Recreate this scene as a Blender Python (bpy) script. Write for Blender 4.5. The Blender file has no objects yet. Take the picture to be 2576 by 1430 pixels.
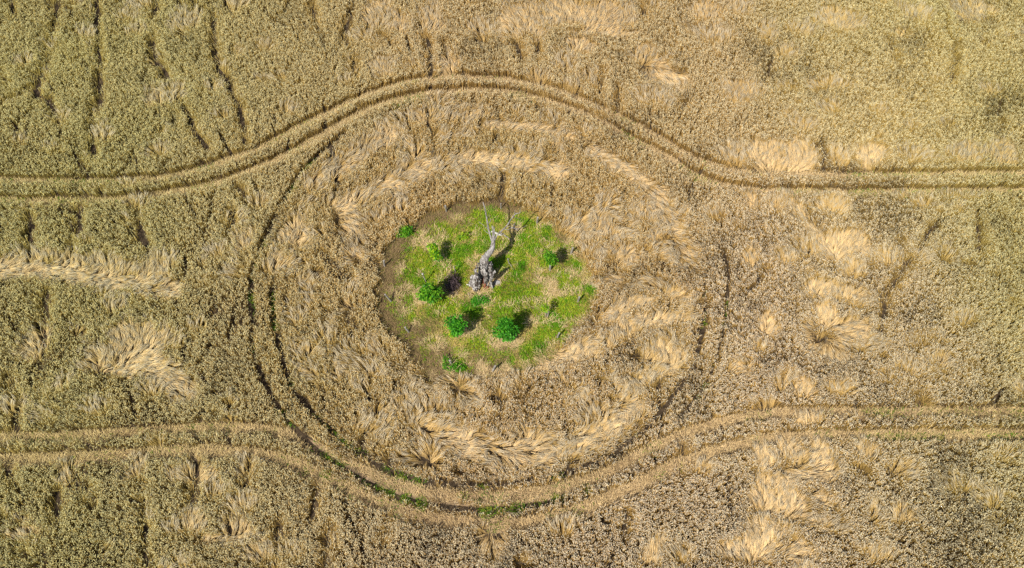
import bpy, math, random
import numpy as np
from mathutils import Vector
R = math.radians
rng = np.random.default_rng(7)
random.seed(7)
sc = bpy.context.scene
col = sc.collection

# ------------------------------------------------------------------ camera
PITCH, HFOV, DIST = R(66), R(66), 66.0
FPX = 1288 / math.tan(HFOV / 2)            # focal length for a 2576 px wide frame
CAM = np.array([0.0, -DIST * math.cos(PITCH), DIST * math.sin(PITCH)])
FW = np.array([0, math.cos(PITCH), -math.sin(PITCH)])
UP = np.array([0, math.sin(PITCH), math.cos(PITCH)])
cd = bpy.data.cameras.new('camera'); cam = bpy.data.objects.new('camera', cd); col.objects.link(cam)
cam.location = CAM; cam.rotation_euler = (R(90) - PITCH, 0, 0)
cd.sensor_width = 36; cd.lens = 18 / math.tan(HFOV / 2); cd.clip_end = 2000
sc.camera = cam

def pix(x, y, z=0.0):
    """ground-plan point (height z) of a surveyed spot"""
    d = FW * FPX + np.array([1.0, 0, 0]) * (x - 1288) + UP * (715 - y)
    t = (z - CAM[2]) / d[2]
    return CAM + d * t

# ------------------------------------------------------------------ light
SUN_EL, SUN_AZ = R(52), R(39)              # shadows fall away from camera and to the right
ldir = Vector((math.sin(SUN_AZ) * math.cos(SUN_EL), math.cos(SUN_AZ) * math.cos(SUN_EL), -math.sin(SUN_EL)))
sl = bpy.data.lights.new('sun', 'SUN'); sl.energy = 4.9; sl.angle = R(0.53); sl.color = (1, .955, .88)
so = bpy.data.objects.new('sun', sl); col.objects.link(so)
so.rotation_euler = ldir.to_track_quat('-Z', 'Y').to_euler(); so.location = (-20, -30, 60)
w = bpy.data.worlds.new('World'); sc.world = w; w.use_nodes = True
nt = w.node_tree
sky = nt.nodes.new('ShaderNodeTexSky'); sky.sky_type = 'NISHITA'; sky.sun_disc = False
sky.sun_elevation = SUN_EL; sky.sun_rotation = math.atan2(-ldir.x, -ldir.y)
bg = nt.nodes['Background']; bg.inputs[1].default_value = 0.085
nt.links.new(sky.outputs[0], bg.inputs[0])
sc.view_settings.view_transform = 'Standard'; sc.view_settings.look = 'None'
sc.view_settings.exposure = 0.09; sc.view_settings.gamma = 1
sc.cycles.max_bounces = 6; sc.cycles.diffuse_bounces = 3; sc.cycles.transparent_max_bounces = 4
sc.cycles.use_denoising = False

# ------------------------------------------------------------------ noise
_tab = np.random.default_rng(99).random((16, 256, 256)).astype(np.float32)
def vn(x, y, s, k=0):
    x = np.asarray(x) / s + 1000.37 + k * 17.3; y = np.asarray(y) / s + 1000.11 + k * 5.7
    xi = np.floor(x).astype(np.int64); yi = np.floor(y).astype(np.int64)
    fx = x - xi; fy = y - yi
    fx = fx * fx * (3 - 2 * fx); fy = fy * fy * (3 - 2 * fy)
    T = _tab[k % 16]
    a = T[yi & 255, xi & 255]; b = T[yi & 255, (xi + 1) & 255]
    c = T[(yi + 1) & 255, xi & 255]; d = T[(yi + 1) & 255, (xi + 1) & 255]
    return (a + (b - a) * fx) * (1 - fy) + (c + (d - c) * fx) * fy
def fbm(x, y, s, k=0, o=3):
    r = 0; a = 1; t = 0
    for i in range(o):
        r = r + a * vn(x, y, s / 2 ** i, k + i); t += a; a *= .55
    return r / t
def sst(a, b, x):
    t = np.clip((x - a) / (b - a), 0, 1); return t * t * (3 - 2 * t)

# ------------------------------------------------------------------ survey raster of the field
X0, X1, Y0, Y1, GS = -62.0, 62.0, -34.0, 42.0, 0.1
gx = np.arange(X0, X1, GS); gy = np.arange(Y0, Y1, GS)
GX, GY = np.meshgrid(gx, gy)
SH = GX.shape
Wl = np.zeros(SH, np.float32)              # how far the wheat lies down
FXa = np.zeros(SH, np.float32); FYa = np.zeros(SH, np.float32)   # lean direction, weighted
gap = np.zeros(SH, np.float32)             # creases where the canopy has parted
trk = np.zeros(SH, np.float32); trkgreen = np.zeros(SH, np.float32)
warpx = (fbm(GX, GY, 2.2, 1) - .5) * 1.7; warpy = (fbm(GX, GY, 2.2, 5) - .5) * 1.7
fine = fbm(GX, GY, .8, 9)

def cat(pts, n=10):
    p = np.array(pts, float)
    if len(p) < 3: 
        t = np.linspace(0, 1, n * 3)[:, None]; return p[0] * (1 - t) + p[-1] * t
    q = np.vstack([2 * p[0] - p[1], p, 2 * p[-1] - p[-2]]); out = []
    for i in range(1, len(q) - 2):
        a, b, c, d = q[i - 1], q[i], q[i + 1], q[i + 2]
        for t in np.linspace(0, 1, n, endpoint=False):
            out.append(.5 * (2 * b + (c - a) * t + (2 * a - 5 * b + 4 * c - d) * t * t + (3 * b - a - 3 * c + d) * t ** 3))
    out.append(p[-1]); return np.array(out)
def ground_path(pts, z=0.0, step=.15):
    w_ = np.array([pix(x, y, z)[:2] for x, y in cat(pts)])
    d = np.r_[0, np.cumsum(np.hypot(*np.diff(w_, axis=0).T))]
    s = np.arange(0, d[-1], step)
    return np.c_[np.interp(s, d, w_[:, 0]), np.interp(s, d, w_[:, 1])]
def path_dist(P, rad):
    """distance to a path, tangent and signed side, on the raster"""
    D = np.full(SH, 99., np.float32); TX = np.zeros(SH, np.float32); TY = np.zeros(SH, np.float32); SS = np.zeros(SH, np.float32)
    tan = np.gradient(P, axis=0); tan /= np.linalg.norm(tan, axis=1)[:, None] + 1e-9
    n = int(rad / GS) + 1
    for i, (px, py) in enumerate(P):
        ci = int((px - X0) / GS); cj = int((py - Y0) / GS)
        i0, i1, j0, j1 = max(ci - n, 0), min(ci + n, SH[1]), max(cj - n, 0), min(cj + n, SH[0])
        if i0 >= i1 or j0 >= j1: continue
        dx = GX[j0:j1, i0:i1] + warpx[j0:j1, i0:i1] * .12 - px; dy = GY[j0:j1, i0:i1] + warpy[j0:j1, i0:i1] * .12 - py
        d = np.hypot(dx, dy); m = d < D[j0:j1, i0:i1]
        D[j0:j1, i0:i1][m] = d[m]; TX[j0:j1, i0:i1][m] = tan[i, 0]; TY[j0:j1, i0:i1][m] = tan[i, 1]
        SS[j0:j1, i0:i1][m] = (tan[i, 0] * dy - tan[i, 1] * dx)[m]
    return D, TX, TY, SS

# ---- wheel tracks
TRACKS = [  # name kind, points, half width, green, straw
 ('tram', [(-80,462),(0,462),(130,464),(250,465),(360,461),(440,450),(520,430),(600,402),(680,366),(760,325),(858,277),(958,235),(1058,212),(1158,202),(1258,207),(1358,227),(1442,253),(1525,287),(1608,327),(1717,392),(1800,428),(1870,441),(1960,446),(2100,447),(2300,447),(2576,445),(2660,445)], .40, .35),
 ('tram', [(-80,512),(0,512),(150,514),(280,511),(390,500),(480,484),(570,460),(650,430),(730,393),(800,355),(858,320),(925,286),(992,261),(1058,247),(1158,238),(1242,238),(1325,250),(1425,280),(1525,321),(1625,378),(1692,415),(1760,458),(1850,483),(1950,489),(2100,491),(2300,490),(2576,488),(2660,488)], .42, .5),
 ('tram', [(-80,1112),(0,1110),(150,1106),(300,1096),(450,1087),(600,1084),(700,1094),(780,1122),(850,1165),(930,1200),(1010,1230),(1100,1250),(1200,1258),(1300,1253),(1400,1238),(1480,1215),(1560,1180),(1640,1137),(1720,1102),(1800,1073),(1880,1057),(1960,1048),(2050,1045),(2200,1045),(2400,1044),(2576,1042),(2660,1041)], .50, .22),
 ('tram', [(-80,1168),(0,1167),(150,1162),(300,1152),(450,1145),(600,1144),(690,1157),(760,1182),(830,1217),(900,1252),(980,1282),(1060,1303),(1160,1320),(1260,1324),(1340,1320),(1420,1302),(1500,1272),(1580,1237),(1650,1202),(1730,1167),(1800,1142),(1880,1120),(1960,1110),(2060,1105),(2200,1104),(2400,1102),(2576,1100),(2660,1099)], .54, .2),
 ('ring', [(868,345),(845,366),(800,402),(762,440),(730,492),(700,548),(672,608),(652,650),(640,690),(633,740),(635,800),(638,860),(646,912),(666,970),(702,1034),(742,1085),(795,1132),(850,1172),(920,1214),(1000,1252),(1091,1275),(1208,1288),(1300,1282),(1358,1274),(1420,1252)], .235, .8),
 ('ring', [(690,735),(690,800),(702,870),(717,930),(742,990),(790,1046),(840,1092),(890,1130),(950,1170),(1000,1195),(1080,1216),(1170,1226),(1260,1226),(1340,1216),(1420,1196),(1500,1166),(1570,1125),(1630,1075),(1672,1030),(1702,985),(1737,930),(1757,870),(1767,800),(1769,740),(1766,680),(1752,630),(1725,575)], .235, .8),
 ('ring', [(1815,640),(1826,690),(1826,760),(1816,830),(1801,890),(1781,950),(1750,1005),(1705,1060)], .20, .8),
]
track_paths = []; ringm = np.zeros(SH, np.float32); ringnear = np.zeros(SH, np.float32)
for kind, pts, hw, gr in TRACKS:
    P = ground_path(pts, 0); D, TX, TY, SS = path_dist(P, hw + 1.2)
    h = hw * (.70 + .8 * fbm(GX, GY, .9, 3))
    if kind == 'ring': h = h * (.72 + .5 * sst(.28, .6, fbm(GX, GY, 2.6, 12)))
    if kind == 'ring': h = h * (1 - .3 * sst(8, 14, GX) * sst(.3, .6, fbm(GX, GY, 1.4, 5)) - .12 * sst(8, 14, GX))
    m = 1 - sst(.75, 1.15, D / (h + 1e-4))
    trk = np.maximum(trk, m)
    if kind == 'ring': ringm = np.maximum(ringm, m); ringnear = np.maximum(ringnear, 1 - sst(.5, 1.3, D))
    trkgreen = np.maximum(trkgreen, m * gr * sst(.46, .62, fbm(GX, GY, 3.0, 7)) * sst(.3, .55, fbm(GX, GY, .7, 2)))
    # stalks beside the wheels lean out over the rut
    e = (1 - sst(hw, hw + .7, D)) * .35
    track_paths.append((kind, P, hw))

# ---- island of grass round the dead tree
IC = pix(1212, 726); IRX, IRY = 9.0, 8.35
ang = np.arctan2(GY - IC[1], GX - IC[0])
rad = np.hypot((GX - IC[0]) / IRX, (GY - IC[1]) / IRY)
rimw = 1 + .03 * np.sin(3 * ang + .6) + (fbm(GX, GY, 2.0, 4) - .5) * .26 + (fbm(GX, GY, .6, 8) - .5) * .08
radn = rad / rimw
isl = 1 - sst(.93, 1.03, radn)
rim_green = rad

# ---- patches of flattened wheat: fans, swaths, and combed bands
def add(m, dx, dy, wt):
    global Wl, FXa, FYa
    m = m * wt
    n = np.hypot(dx, dy) + 1e-6
    FXa += (m * dx / n * 3).astype(np.float32); FYa += (m * dy / n * 3).astype(np.float32)
    Wl = np.maximum(Wl, m).astype(np.float32)
def scale(x, y):
    a = pix(x, y, .3); b = pix(x + 10, y, .3); c = pix(x, y - 10, .3)
    return (b[0] - a[0]) / 10, (c[1] - a[1]) / 10
def fan(cx, cy, rx, ry, ox, oy, wt=.85):
    k = .90 if cx > 1750 else .95
    cx, cy, rx, ry = ox + (cx - ox) * k, oy + (cy - oy) * k, rx * k, ry * k
    c = pix(cx, cy, .3); sx, sy = scale(cx, cy); o = pix(ox, oy, .3)
    d = np.hypot((GX + warpx * .5 - c[0]) / (rx * sx), (GY + warpy * .5 - c[1]) / (ry * sy))
    add(1 - sst(.62, 1.06, d + (fine - .5) * .9), GX - o[0], GY - o[1], wt)
def sweep(cx, cy, rx, ry, rot, a, wt=.85, spread=0.):
    c = pix(cx, cy, .3); sx, sy = scale(cx, cy)
    dx = (GX + warpx * .45 - c[0]) / sx; dy = (GY + warpy * .45 - c[1]) / sy
    cr, sr = math.cos(R(rot)), math.sin(R(rot))
    u = (dx * cr + dy * sr) / rx; v = (-dx * sr + dy * cr) / ry
    aa = R(a) + spread * np.clip(v, -1, 1)
    add(1 - sst(.62, 1.06, np.hypot(u, v) + (fine - .5) * .9), np.cos(aa), np.sin(aa), wt)
def band(pts, hw, a=None, wt=.9, splay=0.):
    P = ground_path(pts, .2); h = hw / 30.
    D, TX, TY, SS = path_dist(P, h * 1.4 + .3)
    m = (1 - sst(.7, 1.2, D / h + (fine - .5) * .8)) * (.72 + .28 * sst(.34, .5, fbm(GX, GY, 1.3, 11)))
    if a is None: dx, dy = TX - TY * splay * SS / h, TY + TX * splay * SS / h
    else:
        dx, dy = np.full(SH, math.cos(R(a))), np.full(SH, math.sin(R(a)))
    add(m, dx, dy, wt)

# left
band([(-60,690),(20,683),(90,690),(180,700),(270,716),(350,728),(430,738)], 27, None, 1.0)
sweep(215,668,230,26,-8,100,.72); sweep(370,690,62,34,-10,84,.78); sweep(60,662,90,22,0,110,.6)
fan(345,862,110,62,352,935,.85); fan(255,905,70,42,345,935,.72); band([(290,925),(345,915),(395,935),(440,965),(455,985)],38,None,1.0,.3)
fan(85,875,46,48,104,925,.8); fan(742,595,52,45,738,640,.85); fan(690,655,50,38,672,690,.8)
fan(615,612,32,42,618,650,.8); fan(592,690,46,30,625,705,.62); fan(740,800,40,28,740,830,.55)
fan(765,885,45,38,770,920,.62); fan(835,850,30,45,838,900,.5); sweep(700,668,40,30,30,40,.6)
# upper ring
band([(785,470),(830,440),(880,410),(930,380),(985,350)], 32, 65, .9); band([(800,455),(860,420),(930,395)],16,None,1.0)
band([(850,525),(905,500),(960,478),(1020,450),(1100,424),(1180,412),(1260,414),(1340,425),(1410,445)], 27, None, .93, .5)
band([(870,540),(885,580),(905,620),(935,655)], 30, -70, .93)
band([(960,330),(1030,305),(1110,298),(1190,300)], 22, 80, .72); band([(1220,322),(1290,326),(1360,332),(1430,350)], 15, None, .97)
band([(1400,335),(1400,370),(1415,395)],14,75,.8)
band([(1480,385),(1530,412),(1575,440),(1620,470),(1665,500)], 24, None, .97, .4)
band([(1640,510),(1675,550),(1705,600),(1735,650),(1755,690)], 27, None, .97, .5)
band([(1690,590),(1720,620),(1745,660)],16,None,1.0)
# right of the island inside the ring
for a in [(1500,580,42,34,30,50,.75),(1560,600,40,26,0,30,.6),(1570,660,46,30,10,20,.78),(1500,650,34,26,0,70,.55),(1545,715,52,20,5,170,.8),
          (1640,720,60,24,-10,150,.75),(1600,770,70,20,8,15,.85),(1700,755,48,20,0,25,.75),(1640,812,115,19,5,4,.97),(1540,800,50,20,15,30,.8),
          (1725,800,40,24,0,40,.7),(1560,855,60,26,25,50,.8),(1470,880,60,28,20,40,.8),(1420,905,110,24,8,10,.95),(1680,640,40,40,0,-60,.7),
          (1460,610,30,30,0,60,.6),(1430,560,32,22,0,60,.5),(1510,540,36,22,0,45,.5),(1590,540,40,24,-30,120,.5)]: sweep(*a)
fan(1685,905,66,48,1605,945,.92); fan(1640,950,60,18,1570,955,.7)
# below the island
for a in [(960,880,60,30,-35,140,.72),(1020,935,70,24,-25,160,.8),(930,930,50,24,-40,120,.6),(1100,968,60,16,0,175,.78),(1200,950,80,18,8,20,.82),
          (1310,935,95,18,10,12,.93),(1270,985,40,20,0,80,.5),(905,985,40,22,-30,120,.6),(870,900,30,40,0,110,.5)]: sweep(*a)
band([(1120,1112),(1180,1128),(1250,1150),(1330,1155),(1420,1142),(1500,1105),(1590,1050)], 36, None, .93, .3)
fan(1170,1100,40,32,1160,1140,.85); sweep(1480,1110,70,34,30,62,.85); sweep(1330,1110,80,24,8,80,.7); sweep(1545,1075,50,24,38,45,.95)
sweep(1255,1175,50,26,0,-30,.8); fan(1050,1060,34,40,1060,1110,.6); fan(910,1080,24,40,905,1120,.6); fan(1045,1150,60,24,1070,1175,.55)
# top
for a in [(950,45,60,48,960,110,.75),(1010,62,40,34,1000,105,.78),(1085,50,42,50,1060,100,.75),(1130,165,34,38,1135,205,.85),(960,180,40,32,968,215,.7),
          (1210,75,50,34,1215,110,.6),(1310,55,95,62,1330,120,.85),(1420,35,80,48,1410,110,.85),(1510,45,90,50,1440,100,.88),(1455,120,34,28,1445,150,.9),
          (1430,170,40,28,1420,200,.5),(1580,40,34,40,1570,90,.7),(1650,180,46,40,1620,150,.85),(1700,205,44,30,1650,150,.9),(1620,140,36,30,1600,180,.7),
          (1640,250,60,36,1640,300,.55),(1770,35,46,34,1775,75,.75),(1850,25,40,30,1850,60,.6),(1860,235,60,34,1850,285,.72),(1790,95,60,30,1790,130,.5),
          (1930,85,30,40,1915,120,.6),(2110,55,90,42,2110,105,.72),(2440,28,80,40,2440,75,.7),(2300,40,60,30,2300,80,.5),(2080,215,70,22,2080,245,.62),
          (1925,395,62,56,1935,455,.92),(2005,392,58,56,1998,455,.92),(1845,395,40,38,1860,440,.6),(2190,385,52,46,2185,440,.92),(2110,400,34,34,2110,440,.55),
          (2430,385,62,40,2420,440,.75),(2520,390,60,40,2500,440,.72),(2300,400,44,28,2300,440,.5),(465,60,50,36,470,92,.62),(590,15,40,26,590,38,.6),
          (395,255,46,34,400,285,.72),(440,240,30,30,430,285,.6),(400,380,40,22,400,400,.5),(330,40,40,40,330,80,.4)]: fan(*a)
band([(1450,92),(1500,90),(1550,97),(1605,92)], 9, None, 1.0); band([(1640,185),(1660,205),(1700,222),(1730,215)],12,None,1.0)
band([(1985,425),(2030,437),(2062,446)],12,None,1.0)
# right
for a in [(1885,515,28,26,1880,545,.85),(1950,520,34,26,1955,550,.7),(2090,525,60,26,2095,550,.7),(2110,625,66,54,2100,680,.93),(2160,620,34,50,2140,680,.95),
          (2025,620,50,34,2040,655,.6),(2145,690,40,26,2150,715,.65),(1880,650,26,36,1890,690,.72),(2065,735,60,34,2055,768,.88),(2140,745,60,30,2110,775,.75),
          (2085,805,42,46,2072,835,.93),(2140,835,62,50,2075,838,.93),(2035,840,34,42,2075,838,.85),(2095,890,72,40,2075,838,.85),(1930,815,26,42,1922,855,.88),
          (1850,935,42,24,1820,955,.85),(1960,970,34,24,1960,995,.6),(2020,985,44,32,2005,1022,.85),(2110,985,50,26,2110,1010,.6),(2190,870,40,28,2160,880,.6),
          (2320,860,60,30,2320,890,.4),(2380,640,50,30,2370,660,.42),(2290,930,50,30,2270,950,.5),(2420,500,80,20,2420,520,.4)]: fan(*a)
band([(1975,505),(2010,540),(2045,585),(2070,620)], 17, 110, .85)
sweep(2030,1058,44,17,0,60,.95)
for a in [(1920,1155,40,52,1915,1230,.95),(1990,1140,46,36,1970,1190,.88),(2065,1165,58,54,2000,1215,.95),(2020,1205,76,28,1960,1180,.95),(1950,1225,70,34,1935,1270,.85),
          (1925,1270,60,40,1915,1310,.9),(1990,1275,50,46,1975,1320,.9),(2060,1250,50,24,1990,1250,.92),(2050,1310,60,26,1980,1310,.85),(1930,1345,80,36,1930,1400,.95),
          (1870,1390,90,46,1900,1450,.92),(2010,1400,70,40,1900,1430,.92),(1640,1400,40,46,1620,1450,.85),(1760,1180,40,24,1750,1210,.65),(2180,1150,34,30,2175,1180,.75),
          (2270,1185,60,30,2250,1210,.65),(2265,1300,44,30,2270,1330,.72),(2200,1290,20,50,2190,1340,.6),(2200,1400,60,28,2190,1440,.65),(2100,1330,50,24,2070,1340,.6),
          (2420,1230,60,26,2420,1260,.4),(2520,1150,50,30,2520,1180,.4)]: fan(*a)
# bottom left
for a in [(350,1185,34,36,355,1215,.78),(325,1200,30,24,355,1215,.72),(510,1200,46,34,480,1225,.85),(455,1205,42,28,480,1230,.7),(615,1190,30,36,612,1230,.6),
          (480,1320,50,46,470,1370,.85),(600,1340,50,36,580,1390,.88),(545,1365,70,18,470,1372,.85),(660,1395,40,34,660,1430,.7),(70,1345,60,20,80,1370,.85),
          (160,1210,24,34,165,1235,.7),(390,1110,40,20,400,1130,.4),(1240,1370,40,40,1230,1340,.75),(1250,1335,36,22,1240,1310,.8),(1160,1030,60,26,1160,1050,.35)]: fan(*a)
# unsurveyed small dips and lodged tufts
for i in range(420):
    x = rng.uniform(-56, 56); y = rng.uniform(-28, 36); s = rng.uniform(.35, 1.25)
    if math.hypot(x - IC[0], y - IC[1]) < 9.2: continue
    d = np.hypot(x - IC[0], y - IC[1])
    a_ = rng.normal(96, 38) if d > 19 else math.degrees(math.atan2(y - IC[1], x - IC[0])) + rng.normal(0, 50)
    n = int(s * 1.6 / GS) + 2; ci = int((x - X0) / GS); cj = int((y - Y0) / GS)
    sl_ = (slice(max(cj - n, 0), cj + n), slice(max(ci - n, 0), ci + n))
    dd = np.hypot((GX[sl_] + warpx[sl_] * .4 - x) / (s * 1.2), (GY[sl_] + warpy[sl_] * .4 - y) / (s * .85))
    m = (1 - sst(.4, 1.2, dd)) * rng.uniform(.3, .68)
    dx = GX[sl_] - x + math.cos(R(a_)) * s * .8; dy = GY[sl_] - y + math.sin(R(a_)) * s * .8
    nn = np.hypot(dx, dy) + 1e-6
    FXa[sl_] += m * dx / nn * 2; FYa[sl_] += m * dy / nn * 2; Wl[sl_] = np.maximum(Wl[sl_], m)

# ---- creases
CREASES = [[(133,-30),(133,0),(135,40),(122,97),(117,160),(100,187),(88,220),(90,243),(120,263),(143,303)],[(88,220),(40,243),(0,262)],
 [(237,-30),(237,0),(235,67),(240,133),(245,160),(247,213),(243,260),(230,287),(227,320),(228,367),(220,400)],[(387,-20),(387,0),(380,40)],[(380,95),(382,120),(393,157),(410,177),(420,203)],
 [(437,253),(473,297),(480,327),(523,380)],[(430,292),(437,315)],[(477,0),(490,25),(520,37),(533,67),(540,123),(547,173),(563,200),(583,247),(603,300),(607,360)],[(560,0),(580,33)],
 [(3,187),(13,213)],[(20,0),(28,43)],[(110,0),(125,22)],[(925,33),(925,80)],[(1070,93),(1080,133),(1078,187)],[(888,150),(888,187)],[(1118,113),(1135,160)],[(1298,110),(1308,150)],
 [(1512,183),(1507,240)],[(1557,233),(1555,277)],[(1628,7),(1622,43)],[(1055,50),(1058,80)],[(1350,110),(1350,150)],[(865,60),(868,110)],[(780,20),(800,70)],[(955,95),(985,120)],
 [(70,520),(70,557),(73,593),(70,650)],[(193,523),(190,587),(170,637)],[(348,550),(353,593),(367,637),(380,660)],[(577,537),(578,610)],[(593,477),(623,510)],
 [(110,743),(107,803),(103,877)],[(312,753),(312,787)],[(417,966),(417,1013)],[(133,1240),(133,1320)],[(207,1236),(220,1276)],[(350,1226),(360,1303),(358,1380),(360,1440)],
 [(480,1160),(487,1193),(480,1253),(467,1293)],[(623,1170),(613,1220),(597,1256)],[(580,1286),(573,1353)],[(700,1333),(697,1386),(677,1440)],[(800,1230),(787,1273),(777,1300)],
 [(823,1346),(820,1430)],[(2346,577),(2326,617),(2283,667),(2250,723)],[(2233,753),(2220,843),(2210,893)],[(2280,667),(2270,620)],[(1720,1130),(1715,1180)],[(1570,1300),(1572,1340)],
 [(985,1140),(985,1195)],[(915,1090),(912,1130)],[(820,820),(815,880)],[(985,1310),(960,1360)],[(1240,1340),(1232,1400)],[(1400,320),(1395,380)],[(1265,440),(1258,500)],
 [(15,960),(30,1000)],[(0,1170),(20,1220)],[(40,1020),(30,1080)],[(2040,1255),(2090,1290),(2110,1330)],[(1890,1305),(1940,1300),(1990,1315)],[(2060,850),(2110,862),(2140,872)],
 [(1885,1190),(1920,1215)],[(2320,1010),(2318,1040)],[(2150,1180),(2180,1200)],[(2460,560),(2470,640)],[(2400,130),(2395,200)],[(2240,110),(2260,160)],[(1160,1080),(1220,1120)]]
for i, c in enumerate(CREASES):
    P = ground_path(c, .55); hw = .215 if i < 9 or 26 <= i < 30 else .19
    if np.mean(np.array(c)[:, 0]) > 1850: hw = .12
    D, TX, TY, SS = path_dist(P, 1.6)
    hh = hw * (.6 + .8 * sst(.25, .7, fbm(GX, GY, 1.5, 6)))
    gap = np.maximum(gap, 1 - sst(.6, 1.1, D / hh))
    side = 1 - sst(0.15, 1.3, D)              # stalks part away from the crease
    sg = np.sign(SS)
    FXa += side * .6 * (-TY) * sg; FYa += side * .6 * TX * sg
    Wl = np.maximum(Wl, side * .33)
# unsurveyed partings: short wandering cracks, mostly running away from the camera
CR = np.random.default_rng(21)
def crack(x, y, a, n, w):
    pts = []
    for k in range(n):
        pts.append((x, y)); a += CR.normal(0, .30); a += (R(92) - a) * .10
        x += math.cos(a) * .28; y += math.sin(a) * .28
    P = np.array(pts)
    if math.hypot(P[:, 0].mean() - IC[0], P[:, 1].mean() - IC[1]) < 9.6: return
    wk = w * (.35 + .9 * np.sin(np.linspace(0, math.pi, n))) * CR.uniform(.7, 1.2, n)
    for (px, py), ww in zip(np.repeat(P, 2, 0)[1:] * .5 + np.repeat(P, 2, 0)[:-1] * .5, np.repeat(wk, 2)):
        ci = int((px - X0) / GS); cj = int((py - Y0) / GS)
        q = (slice(max(cj - 4, 0), cj + 5), slice(max(ci - 4, 0), ci + 5))
        if gap[q].size == 0: continue
        gap[q] = np.maximum(gap[q], 1 - sst(.55, 1.15, np.hypot(GX[q] - px, GY[q] - py) / ww))
for k in range(420):
    x = CR.uniform(-54, 52); y = CR.uniform(-26, 34)
    if x > 18 and CR.random() < .55: continue
    if k >= 260: x, y = CR.uniform(-50, -8), CR.uniform(-25, 30)
    crack(x, y, R(92) + CR.normal(0, .5), int(CR.integers(8, 36)), CR.uniform(.10, .17))
# lean direction: prevailing plus local noise
na = (fbm(GX, GY, 4.0, 11) - .5) * 5.0 + R(100)
FXa = FXa + .55 * np.cos(na); FYa = FYa + .55 * np.sin(na)
inner0 = 1 - sst(17.0, 20.0, np.hypot(GX - IC[0], GY - IC[1]))
jit = (fbm(GX, GY, 1.1, 14) - .5) * (1.5 + 2.2 * inner0)
c_, s_ = np.cos(jit), np.sin(jit)
FXa, FYa = FXa * c_ - FYa * s_, FXa * s_ + FYa * c_
nn = np.hypot(FXa, FYa) + 1e-6; FXa /= nn; FYa /= nn
# the ring ground round the island is more broken than the open field
dring = np.hypot(GX - IC[0], (GY - IC[1]) * 1.02)
inner = (1 - sst(17.0, 20.0, dring)) * (1 - isl)
Wl = np.clip(np.maximum(Wl, inner * (.08 + .62 * sst(.52, .74, fbm(GX, GY, 1.7, 15)))), 0, 1)
Wl = np.clip(Wl + (fbm(GX, GY, 1.0, 3) - .5) * .28 * (Wl > .05), 0, 1)
Wl *= 1 - .75 * ringnear
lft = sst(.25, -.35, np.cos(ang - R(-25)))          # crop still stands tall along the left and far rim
Wl *= 1 - .8 * lft * (1 - sst(1.06, 1.24, radn))
canopy = .82 + .22 * (fbm(GX, GY, 2.4, 0) - .5) + .13 * (vn(GX, GY, .45, 5) - .5)

def at(F, x, y):
    i = np.clip(((x - X0) / GS).astype(int), 0, SH[1] - 1); j = np.clip(((y - Y0) / GS).astype(int), 0, SH[0] - 1)
    return F[j, i]

# ------------------------------------------------------------------ materials
def mat_attr(name, rough=.6, spec=.3, trans=0., vary=.0):
    m = bpy.data.materials.new(name); m.use_nodes = True; n = m.node_tree; b = n.nodes['Principled BSDF']
    a = n.nodes.new('ShaderNodeAttribute'); a.attribute_name = 'tint'
    b.inputs['Roughness'].default_value = rough; b.inputs['Specular IOR Level'].default_value = spec
    src = a.outputs['Color']
    if vary:
        t = n.nodes.new('ShaderNodeTexNoise'); t.inputs['Scale'].default_value = 9; t.inputs['Detail'].default_value = 3
        g = n.nodes.new('ShaderNodeNewGeometry'); n.links.new(g.outputs['Position'], t.inputs['Vector'])
        mr = n.nodes.new('ShaderNodeMapRange'); mr.inputs['To Min'].default_value = 1 - vary; mr.inputs['To Max'].default_value = 1 + vary
        mr.inputs['From Min'].default_value = .3; mr.inputs['From Max'].default_value = .7
        n.links.new(t.outputs['Fac'], mr.inputs['Value'])
        mx = n.nodes.new('ShaderNodeVectorMath'); mx.operation = 'SCALE'
        n.links.new(src, mx.inputs[0]); n.links.new(mr.outputs[0], mx.inputs['Scale']); src = mx.outputs[0]
    n.links.new(src, b.inputs['Base Color'])
    if trans:
        tr = n.nodes.new('ShaderNodeBsdfTranslucent'); n.links.new(src, tr.inputs['Color'])
        ms = n.nodes.new('ShaderNodeMixShader'); ms.inputs[0].default_value = trans
        n.links.new(b.outputs[0], ms.inputs[1]); n.links.new(tr.outputs[0], ms.inputs[2])
        n.links.new(ms.outputs[0], n.nodes['Material Output'].inputs['Surface'])
    return m
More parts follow.
